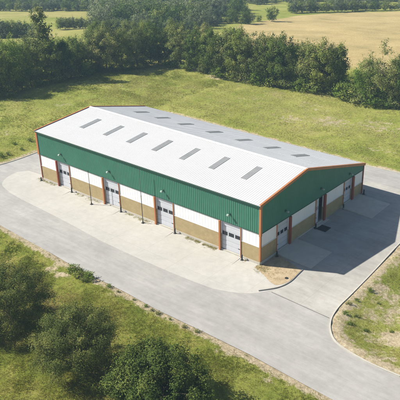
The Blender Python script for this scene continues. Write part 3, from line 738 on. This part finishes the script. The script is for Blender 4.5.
# each tree: spot on the ground (picture column and row of its foot), the row its top reaches, kind, width factor, name, label, group
belt = []
def jitter(v, a): return v*random.uniform(1-a, 1+a)
def tree(px, py, top, key, wf, name, label, group):
    x_, y_ = ray(px, py); h = grow_h(x_, y_, top); var = KINDS[key]; cr, wd = var[len(belt) % len(var)]
    r = empty(name, (x_, y_, float(height(x_, y_))-.05), random.uniform(0, 6.28), label, 'tree', group)
    s_ = h/10.0; wf = jitter(wf*.86, .12); r.scale = (s_*wf, s_*wf, s_)
    add('crown', cr, r); add('trunk', wd, r); belt.append(r); return r
GB = 'trees of the belt behind the grass field'
T_ = [  # front row, left to right
 (-14, 96, 44, 'broad', 1.1, 'deciduous_tree', 'dark tree of the belt cut by the left edge of the photo'),
 (3, 93, 50, 'broad', 1.15, 'deciduous_tree', 'dark rounded tree second from the left edge in the belt'),
 (17, 88, 40, 'fresh', 1.1, 'deciduous_tree', 'bushy dark tree of the belt left of the tall narrow poplar'),
 (31, 85, 48, 'broad', 1.0, 'deciduous_tree', 'dark tree at the foot of the tall narrow poplar, on its left'),
 (46, 80, 9, 'poplar', 1.15, 'poplar_tree', 'tall narrow pale poplar rising above the left of the belt'),
 (52, 82, 40, 'broad', 1.1, 'deciduous_tree', 'dark low tree just right of the foot of the tall poplar'),
 (66, 78, 39, 'conic', 1.15, 'conical_tree', 'dark cone-shaped tree right of the tall poplar'),
 (79, 74, 40, 'broad', .95, 'deciduous_tree', 'dark tree with a ragged crown between the cone-shaped tree and the pale leaning one'),
 (92, 70, 32, 'pale', 1.1, 'deciduous_tree', 'pale olive tree above the white barked gap on the left of the belt'),
 (107, 70, 26, 'pale', 1.1, 'deciduous_tree', 'pale olive tree third left of the bare soil track'),
 (122, 68, 29, 'broad', 1.05, 'deciduous_tree', 'deep green tree behind the near end of the roof ridge'),
 (137, 66, 27, 'pale', 1.05, 'deciduous_tree', 'yellowish tree left of the dark gap in the middle of the belt'),
 (151, 64, 24, 'broad', 1.05, 'deciduous_tree', 'dark tree left of where the soil track starts'),
 (165, 63, 29, 'broad', 1.0, 'deciduous_tree', 'shaded tree right at the start of the soil track'),
 (181, 66, 24, 'pale', 1.15, 'deciduous_tree', 'large yellow-olive tree over the middle of the soil track'),
 (197, 69, 31, 'broad', 1.05, 'deciduous_tree', 'dark green tree right of the large yellow-olive one'),
 (212, 72, 28, 'broad', 1.05, 'deciduous_tree', 'dense green tree over the right half of the soil track'),
 (227, 74, 28, 'pale', 1.1, 'deciduous_tree', 'pale tree in front of the left tip of the golden field'),
 (241, 77, 31, 'broad', 1.05, 'deciduous_tree', 'green tree at the right end of the soil track'),
 (255, 79, 32, 'pale', 1.1, 'deciduous_tree', 'greyish tree first to stand against the golden field'),
 (268, 81, 34, 'broad', 1.05, 'deciduous_tree', 'dark green tree standing against the left of the golden field'),
 (282, 83, 35, 'broad', 1.0, 'deciduous_tree', 'dark tree with a shaded foot below the middle of the golden field'),
 (295, 84, 44, 'fresh', .9, 'deciduous_tree', 'lower bright green tree in front of the dark ones by the golden field'),
 (309, 87, 41, 'pale', 1.05, 'deciduous_tree', 'pale green tree left of the dark pointed tree at the gap'),
 (322, 89, 41, 'broad', 1.1, 'deciduous_tree', 'broad dark tree beside the dark pointed tree at the gap'),
 (338, 90, 40, 'conic', 1.1, 'conical_tree', 'dark pointed tree at the left side of the gap in the belt'),
 (355, 95, 72, 'fresh', 1.6, 'deciduous_tree', 'low bright bushy tree filling the gap of the belt'),
 (366, 98, 57, 'fresh', 1.0, 'deciduous_tree', 'bright green tree left of the tree with the bare pale trunk'),
 (381, 101, 49, 'sparse', 1.0, 'deciduous_tree', 'sparse tree with a visible bare pale trunk near the right edge'),
 (394, 102, 55, 'pale', 1.1, 'deciduous_tree', 'pale tree just right of the one with the bare pale trunk'),
 (411, 105, 50, 'broad', 1.1, 'deciduous_tree', 'green tree of the belt cut by the right edge of the photo'),
 # behind them
 (-4, 80, 38, 'pale', 1.1, 'deciduous_tree', 'pale tree top behind the dark trees at the left edge'),
 (13, 76, 40, 'fresh', 1.15, 'deciduous_tree', 'light green tree top behind the dark trees, left of the tall poplar'),
 (29, 74, 38, 'pale', 1.1, 'deciduous_tree', 'pale tree top just left of the tall narrow poplar'),
 (59, 72, 39, 'fresh', 1.1, 'deciduous_tree', 'light tree top peeping out behind the cone-shaped tree'),
 (74, 68, 37, 'broad', 1.1, 'deciduous_tree', 'green tree top below the small distant hay field'),
 (100, 60, 24, 'broad', 1.1, 'deciduous_tree', 'green tree top behind the pale olive trees'),
 (130, 57, 22, 'pale', 1.1, 'deciduous_tree', 'pale tree top behind the deep green tree of the belt'),
 (145, 56, 22, 'broad', 1.15, 'deciduous_tree', 'dark tree top behind the middle of the belt'),
 (172, 57, 22, 'broad', 1.1, 'deciduous_tree', 'dark tree top left of the large yellow-olive tree'),
 (205, 61, 24, 'pale', 1.1, 'deciduous_tree', 'pale tree top behind the dense green tree over the track'),
 (235, 66, 27, 'broad', 1.1, 'deciduous_tree', 'dark tree top by the left tip of the golden field'),
 (276, 74, 36, 'pale', 1.0, 'deciduous_tree', 'pale tree top between two dark trees by the golden field'),
 (302, 78, 40, 'broad', 1.0, 'deciduous_tree', 'green tree top behind the lower bright green tree'),
 (330, 82, 44, 'pale', .9, 'deciduous_tree', 'pale tree top just left of the dark pointed tree'),
 (403, 92, 54, 'broad', 1.0, 'deciduous_tree', 'green tree top behind the trees at the right edge'),
]
for px, py, top, key, wf, nm, lb in T_: tree(px, py, top, key, wf, nm, lb, GB)

# undergrowth along the foot of the belt
def shrub_kind(seed, mat, R, H, n_, ls, **kw):
    cr, c = crown_mesh('foliage', M[mat], R, H, .05, 26, n_, ls, seed, **kw)
    return cr, wood_mesh('stem', M['bark'], c, R, H, .0, seed, .04, 8, 3, .6)
SH = [shrub_kind(41, 'leaf_fresh', 1.0, 1.5, 1500, .17, cl=.36), shrub_kind(42, 'leaf', 1.0, 1.4, 1500, .17, cl=.36), shrub_kind(43, 'leaf_pale', 1.0, 1.6, 1400, .16, cl=.36)]
foot = [(-8, 98), (8, 95), (22, 90), (40, 86), (58, 83), (71, 80), (84, 76), (97, 72), (113, 70.5), (128, 69), (143, 67), (158, 65), (172, 66), (188, 69.5), (203, 72.5), (220, 75.5), (234, 78), (248, 80), (262, 82.5), (275, 84.5), (289, 86.5), (302, 88.5), (316, 90.5), (330, 92), (344, 95), (350, 97.5), (361, 100), (373, 103), (388, 104.5), (399, 106)]
for i, (px, py) in enumerate(foot):
    x_, y_ = ray(px, py); cr, st = SH[i % 3]
    r = empty('shrub', (x_, y_, float(height(x_, y_))), i*1.3, nth(i)+' low leafy shrub from the left along the shaded foot of the tree belt', 'shrub', 'undergrowth shrubs along the foot of the tree belt')
    s_ = random.uniform(1.1, 2.0); r.scale = (s_*1.25, s_*1.25, s_); add('foliage', cr, r); add('stem', st, r)

# distant hedges, lone trees and wood edges
GF = 'distant trees beyond the belt'
FAR_BY = {}
def far(px, py, top, key, wf, label, group=GF):
    x_, y_ = ray(px, py); h = grow_h(x_, y_, top) if top is not None else random.uniform(4, 8); var = KINDS[key]; cr, wd = var[random.randrange(len(var))]
    r = empty('distant_tree', (x_, y_, float(base_h(x_, y_))-.1), random.uniform(0, 6.28), label, 'tree', group)
    if group != GF: FAR_BY.setdefault(group, []).append((px, r))
    s_ = h/10; r.scale = (s_*wf, s_*wf, s_); add('crown', cr, r); add('trunk', wd, r)
far(272, 21, 6.5, 'farbroad', .85, 'lone distant tree standing at the left tip of the golden field')
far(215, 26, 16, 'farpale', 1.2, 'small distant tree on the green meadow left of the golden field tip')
far(247, 24, 14, 'farbroad', 1.1, 'distant bush left of the lone tree by the golden field')
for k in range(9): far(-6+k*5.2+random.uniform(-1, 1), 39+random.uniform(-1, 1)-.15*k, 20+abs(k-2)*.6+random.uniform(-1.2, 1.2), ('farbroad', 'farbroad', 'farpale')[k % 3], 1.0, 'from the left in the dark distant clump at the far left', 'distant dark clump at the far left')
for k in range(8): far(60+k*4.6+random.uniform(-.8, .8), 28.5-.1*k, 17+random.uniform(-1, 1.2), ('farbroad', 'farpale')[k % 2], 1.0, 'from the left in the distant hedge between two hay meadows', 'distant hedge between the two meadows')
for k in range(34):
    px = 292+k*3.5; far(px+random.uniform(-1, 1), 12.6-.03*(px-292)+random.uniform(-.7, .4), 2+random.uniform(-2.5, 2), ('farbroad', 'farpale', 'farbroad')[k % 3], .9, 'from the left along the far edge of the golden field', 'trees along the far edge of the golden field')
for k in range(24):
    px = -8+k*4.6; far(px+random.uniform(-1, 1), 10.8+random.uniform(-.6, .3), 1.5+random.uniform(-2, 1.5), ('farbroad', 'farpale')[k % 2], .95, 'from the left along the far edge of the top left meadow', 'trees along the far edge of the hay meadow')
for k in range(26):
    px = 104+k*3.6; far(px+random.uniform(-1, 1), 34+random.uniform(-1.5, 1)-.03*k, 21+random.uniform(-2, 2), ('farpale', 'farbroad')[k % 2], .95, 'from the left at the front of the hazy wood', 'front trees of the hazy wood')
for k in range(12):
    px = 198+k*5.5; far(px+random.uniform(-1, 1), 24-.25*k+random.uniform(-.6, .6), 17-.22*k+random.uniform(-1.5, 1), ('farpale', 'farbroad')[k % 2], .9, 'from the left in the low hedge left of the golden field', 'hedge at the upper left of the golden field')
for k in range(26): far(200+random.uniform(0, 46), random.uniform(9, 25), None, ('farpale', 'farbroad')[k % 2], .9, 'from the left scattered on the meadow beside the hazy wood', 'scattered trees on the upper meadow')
for lst in FAR_BY.values():
    lst.sort(key=lambda t: t[0])
    for k, (_, r) in enumerate(lst): r['label'] = nth(k)+' tree '+r['label']
# the hazy woods themselves: nobody could count them
def wood(name, label_kind, regions, count, key, hmin, hmax, seed):
    g = np.random.default_rng(seed); tri = KINDS[key]; Vs, Fs, Ts, n0 = [], [], [], 0
    src = []
    for cr, _ in tri:
        v_ = np.empty(len(cr.vertices)*3, np.float32); cr.vertices.foreach_get('co', v_); t_ = np.empty(len(cr.polygons), np.float32); cr.attributes['tint'].data.foreach_get('value', t_)
        v_ = v_.reshape(-1, 4, 3); pick = g.permutation(len(v_))[:1000]; c_ = v_[pick].mean(1, keepdims=True); src.append(((v_[pick]-c_)*1.25+c_, t_[pick]))
    n_ = 0
    while n_ < count:
        reg = regions[g.integers(len(regions))]; px = g.uniform(reg[0], reg[1]); py = g.uniform(reg[2], reg[3]); x_, y_ = ray(px, py)
        h = g.uniform(hmin, hmax); v_, t_ = src[g.integers(len(src))]; a = g.uniform(0, 6.28); R_ = np.array([[math.cos(a), -math.sin(a), 0], [math.sin(a), math.cos(a), 0], [0, 0, 1]])
        p = (v_.reshape(-1, 3) @ R_.T)*(h/10) + np.array([x_, y_, float(base_h(x_, y_))-.3]); Vs.append(p); Ts.append(np.clip(t_+g.normal(0, .15), 0, 1)); n_ += 1
    V = np.concatenate(Vs); me = np_mesh(name, V, np.arange(len(V)).reshape(-1, 4), tri[0][0].materials[0], np.concatenate(Ts))
    tag(add(name, me), kind='stuff')
wood('distant_wood', '', [(98, 205, 2, 30), (98, 200, -6, 10), (-20, 100, -8, 8)], 200, 'farbroad', 5, 9, 5)
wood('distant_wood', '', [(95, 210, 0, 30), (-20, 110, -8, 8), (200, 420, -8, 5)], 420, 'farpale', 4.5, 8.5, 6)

# the three big bushes in front
def bush(name, px, py, zc, R, H, mat, nleaf, ls, seed, label, **kw):
    d = _f + _r*(px-200)/FPX - _u*(py-200)/FPX; t = (zc-CAM[2])/d[2]; p = CAM+d*t
    cr, c = crown_mesh('crown', M[mat], R, H, .12, kw.pop('nclump', 150), nleaf, ls, seed, **kw)
    wd = wood_mesh('trunk', M['bark'], c, R, H, .1, seed, .13, 46, 4, .7)
    r = empty(name, (float(p[0]), float(p[1]), float(height(p[0], p[1]))-.05), 0, label, 'bush'); add('crown', cr, r); add('trunk', wd, r)
bush('willow_bush', 7, 301, 3.6, 4.7, 7.2, 'leaf_grey', 62000, .17, 11, 'large dark grey-green willow bush cut by the left edge below the road', aspect=.32, cl=.14, hang=.22, nclump=210)
bush('willow_bush', 77, 348, 3.5, 4.35, 6.9, 'leaf_grey', 60000, .165, 12, 'rounded fine-leaved willow bush between the other two big bushes', aspect=.32, cl=.14, hang=.22, nclump=210, lobes=.5)
bush('broadleaf_bush', 158, 388, 2.6, 4.6, 5.9, 'leaf_dark', 56000, .165, 13, 'wide dark broad-leaved bush at the bottom edge of the photo', aspect=.6, cl=.135, lobes=.5, nclump=230)

# small weeds and seedlings
WD = [shrub_kind(51, 'leaf_fresh', .5, .7, 420, .13, cl=.4), shrub_kind(52, 'leaf_pale', .5, .75, 380, .12, cl=.4), shrub_kind(53, 'leaf', .5, .65, 420, .12, cl=.4)]
def weeds(lst, label, group, smin=.8, smax=1.5):
    lst = sorted(lst)
    for i, (px, py) in enumerate(lst):
        x_, y_ = ray(px, py); cr, st = WD[i % 3]
        r = empty('weed_plant', (x_, y_, float(height(x_, y_))-.02), i*2.1, nth(i)+' '+label, 'weed', group)
        s_ = random.uniform(smin, smax); r.scale = (s_*1.2, s_*1.2, s_); add('foliage', cr, r); add('stem', st, r)
weeds([(86, 276), (81, 273), (77, 271), (89, 279), (72, 271), (79, 277), (84, 281)], 'leafy weed from the left beside the bare soil patch above the willow bush', 'weeds by the bare soil patch', .6, 1.2)
weeds([(146, 306.5), (152, 310.5), (158, 314), (170, 319.5), (184, 327), (197, 332), (134, 300), (118, 292), (109, 287)], 'small weed from the left along the lower edge of the grey road', 'weeds along the lower road edge', .25, .55)
weeds([(348, 304), (356, 300), (345, 314), (356, 314), (350, 322), (366, 326), (378, 300), (392, 326), (370, 290)], 'leafy weed from the left on the rough verge inside the curved kerb', 'weeds on the right hand verge', .3, .65)
weeds([(8, 96+60), (22, 151), (1, 158), (15, 147), (30, 143)], 'weed from the left on the verge behind the kerb left of the warehouse', 'weeds on the left verge', .6, 1.1)

# ------------------------------------------------------------------ grass
def tufts(name, pts, hmin, hmax, nb, wd_, mat, seed, tintf):
    g = np.random.default_rng(seed); n_ = len(pts); P = np.repeat(pts, nb, 0); m_ = len(P)
    h = np.repeat(g.uniform(hmin, hmax, n_)*tintf[1], nb)*g.uniform(.6, 1.2, m_)
    a = g.uniform(0, 2*math.pi, m_); sp = .35*h
    base = P + np.stack([g.normal(0, .10, m_), g.normal(0, .10, m_), np.full(m_, -.03)], 1)
    dr = np.stack([np.cos(a), np.sin(a), np.zeros(m_)], 1); sd = np.stack([-np.sin(a), np.cos(a), np.zeros(m_)], 1)
    tip = base + dr*(sp*g.uniform(.2, 1.4, m_))[:, None] + np.array([0, 0, 1])*h[:, None]
    V = np.stack([base-sd*wd_*.5, base+sd*wd_*.5, tip], 1).reshape(-1, 3)
    t_ = np.clip(np.repeat(tintf[0], nb)+g.normal(0, .12, m_), 0, 1)
    return tag(add(name, np_mesh(name, V, np.arange(m_*3).reshape(-1, 3), mat, t_)), kind='stuff')
def scatter(n_, x0, x1, y0, y1, test, seed):
    g = np.random.default_rng(seed); x_ = g.uniform(x0, x1, n_); y_ = g.uniform(y0, y1, n_)
    k = test(x_, y_) & (paved_d(x_, y_) > .12); x_, y_ = x_[k], y_[k]
    px, py, dd = proj_np(x_, y_); k = (px > -50) & (px < 450) & (py > -20) & (py < 450); return x_[k], y_[k]
def proj_np(x_, y_):
    d = np.stack([x_, y_, base_h(x_, y_)], 1)-CAM; z = d @ _f; return 200+FPX*(d @ _r)/z, 200-FPX*(d @ _u)/z, z
def patchy(x_, y_, b_, s1=7, s2=1.6):
    a = .6*vnoise(x_*.45+y_*.2, y_, s1*.6, 21)+.4*vnoise(x_, y_, s1*2, 24); c_ = vnoise(x_, y_, s2, 22); t_ = b_ + 1.0*(a-.5) + .45*(c_-.5); hgt = .55+.75*vnoise(x_, y_, s2*1.4, 23)+.5*(a-.5)
    return np.clip(t_, 0, 1), np.clip(hgt, .3, 1.6)
def field(name, n_, box, test, hmin, hmax, nb, wd_, mat, seed, b_, s1=7, s2=1.6):
    x_, y_ = scatter(n_, *box, test, seed); g = np.random.default_rng(seed+1)
    dz = dirt_at(x_, y_); keep = g.random(len(x_)) > np.clip(dz*1.35, 0, .93); x_, y_ = x_[keep], y_[keep]
    cl = vnoise(x_, y_, 2.4, 31)*.6+vnoise(x_, y_, .8, 32)*.4; keep = g.random(len(x_)) < np.clip((cl-.22)*2.6, .08, 1); x_, y_ = x_[keep], y_[keep]
    tufts(name, np.stack([x_, y_, height(x_, y_)], 1), hmin, hmax, nb, wd_, M[mat], seed+2, patchy(x_, y_, b_, s1, s2))
field('grass', 200000, (-75, 26, -46, -13.4), lambda x_, y_: y_ < -13.4, .10, .27, 5, .05, 'grassblade', 61, .44)
field('grass', 70000, (11, 60, -9, 30), lambda x_, y_: y_ > -9, .07, .20, 5, .05, 'grassblade', 71, .66)
field('grass', 100000, (-115, -50, -12, 60), lambda x_, y_: x_ < -53, .10, .26, 4, .10, 'fieldgrass', 81, .42, 12, 3)
field('grass', 90000, (-95, 10, 34, 84), lambda x_, y_: y_ > 34, .09, .24, 4, .10, 'fieldgrass', 91, .55, 12, 3)
# weeds in the strip along the foot of the long wall and on the bed at the corner
def wall_weeds(seed):
    g = np.random.default_rng(seed); P = []
    for s0, s1, n_ in ((.2, 2.2, 130), (6.9, 13.2, 420), (19.0, 24.0, 150), (29.6, 35.2, 130), (40.4, 45.2, 150)):
        s_ = s0+(s1-s0)*g.random(n_); o_ = .12+np.abs(g.normal(0, .30, n_)); k = vnoise(s_*3, s_*0, 1.7, seed) > .33
        for a, b_ in zip(s_[k], o_[k]): P.append(TF(a, b_, 0.01))
    for _ in range(160): P.append((g.uniform(-.2, 1.6), -abs(g.normal(.5, .45)), .012))
    for _ in range(60): P.append((g.uniform(.3, 4.2), g.uniform(-1.8, 2.2), .02))
    return np.array(P)
P = wall_weeds(5); tufts('grass', P, .05, .17, 7, .045, M['grassblade'], 6, (np.clip(rng.uniform(.4, 1.0, len(P)), 0, 1), rng.uniform(.5, 1.5, len(P))))

# ------------------------------------------------------------------ the air
mb = MB(); mb.box(-700, 420, -420, 800, -60, 60)
hz = mb.build('haze', None)
m = D.materials.new('haze_air'); m.use_nodes = True; n = m.node_tree.nodes; l = m.node_tree.links
n.remove(n['Principled BSDF']); pv = n.new('ShaderNodeVolumePrincipled'); pv.inputs['Color'].default_value = (.50, .76, 1.0, 1); pv.inputs['Density'].default_value = .00034; pv.inputs['Anisotropy'].default_value = 0.0
l.new(pv.outputs[0], n['Material Output'].inputs['Volume']); hz.data.materials.append(m); tag(hz, kind='stuff')
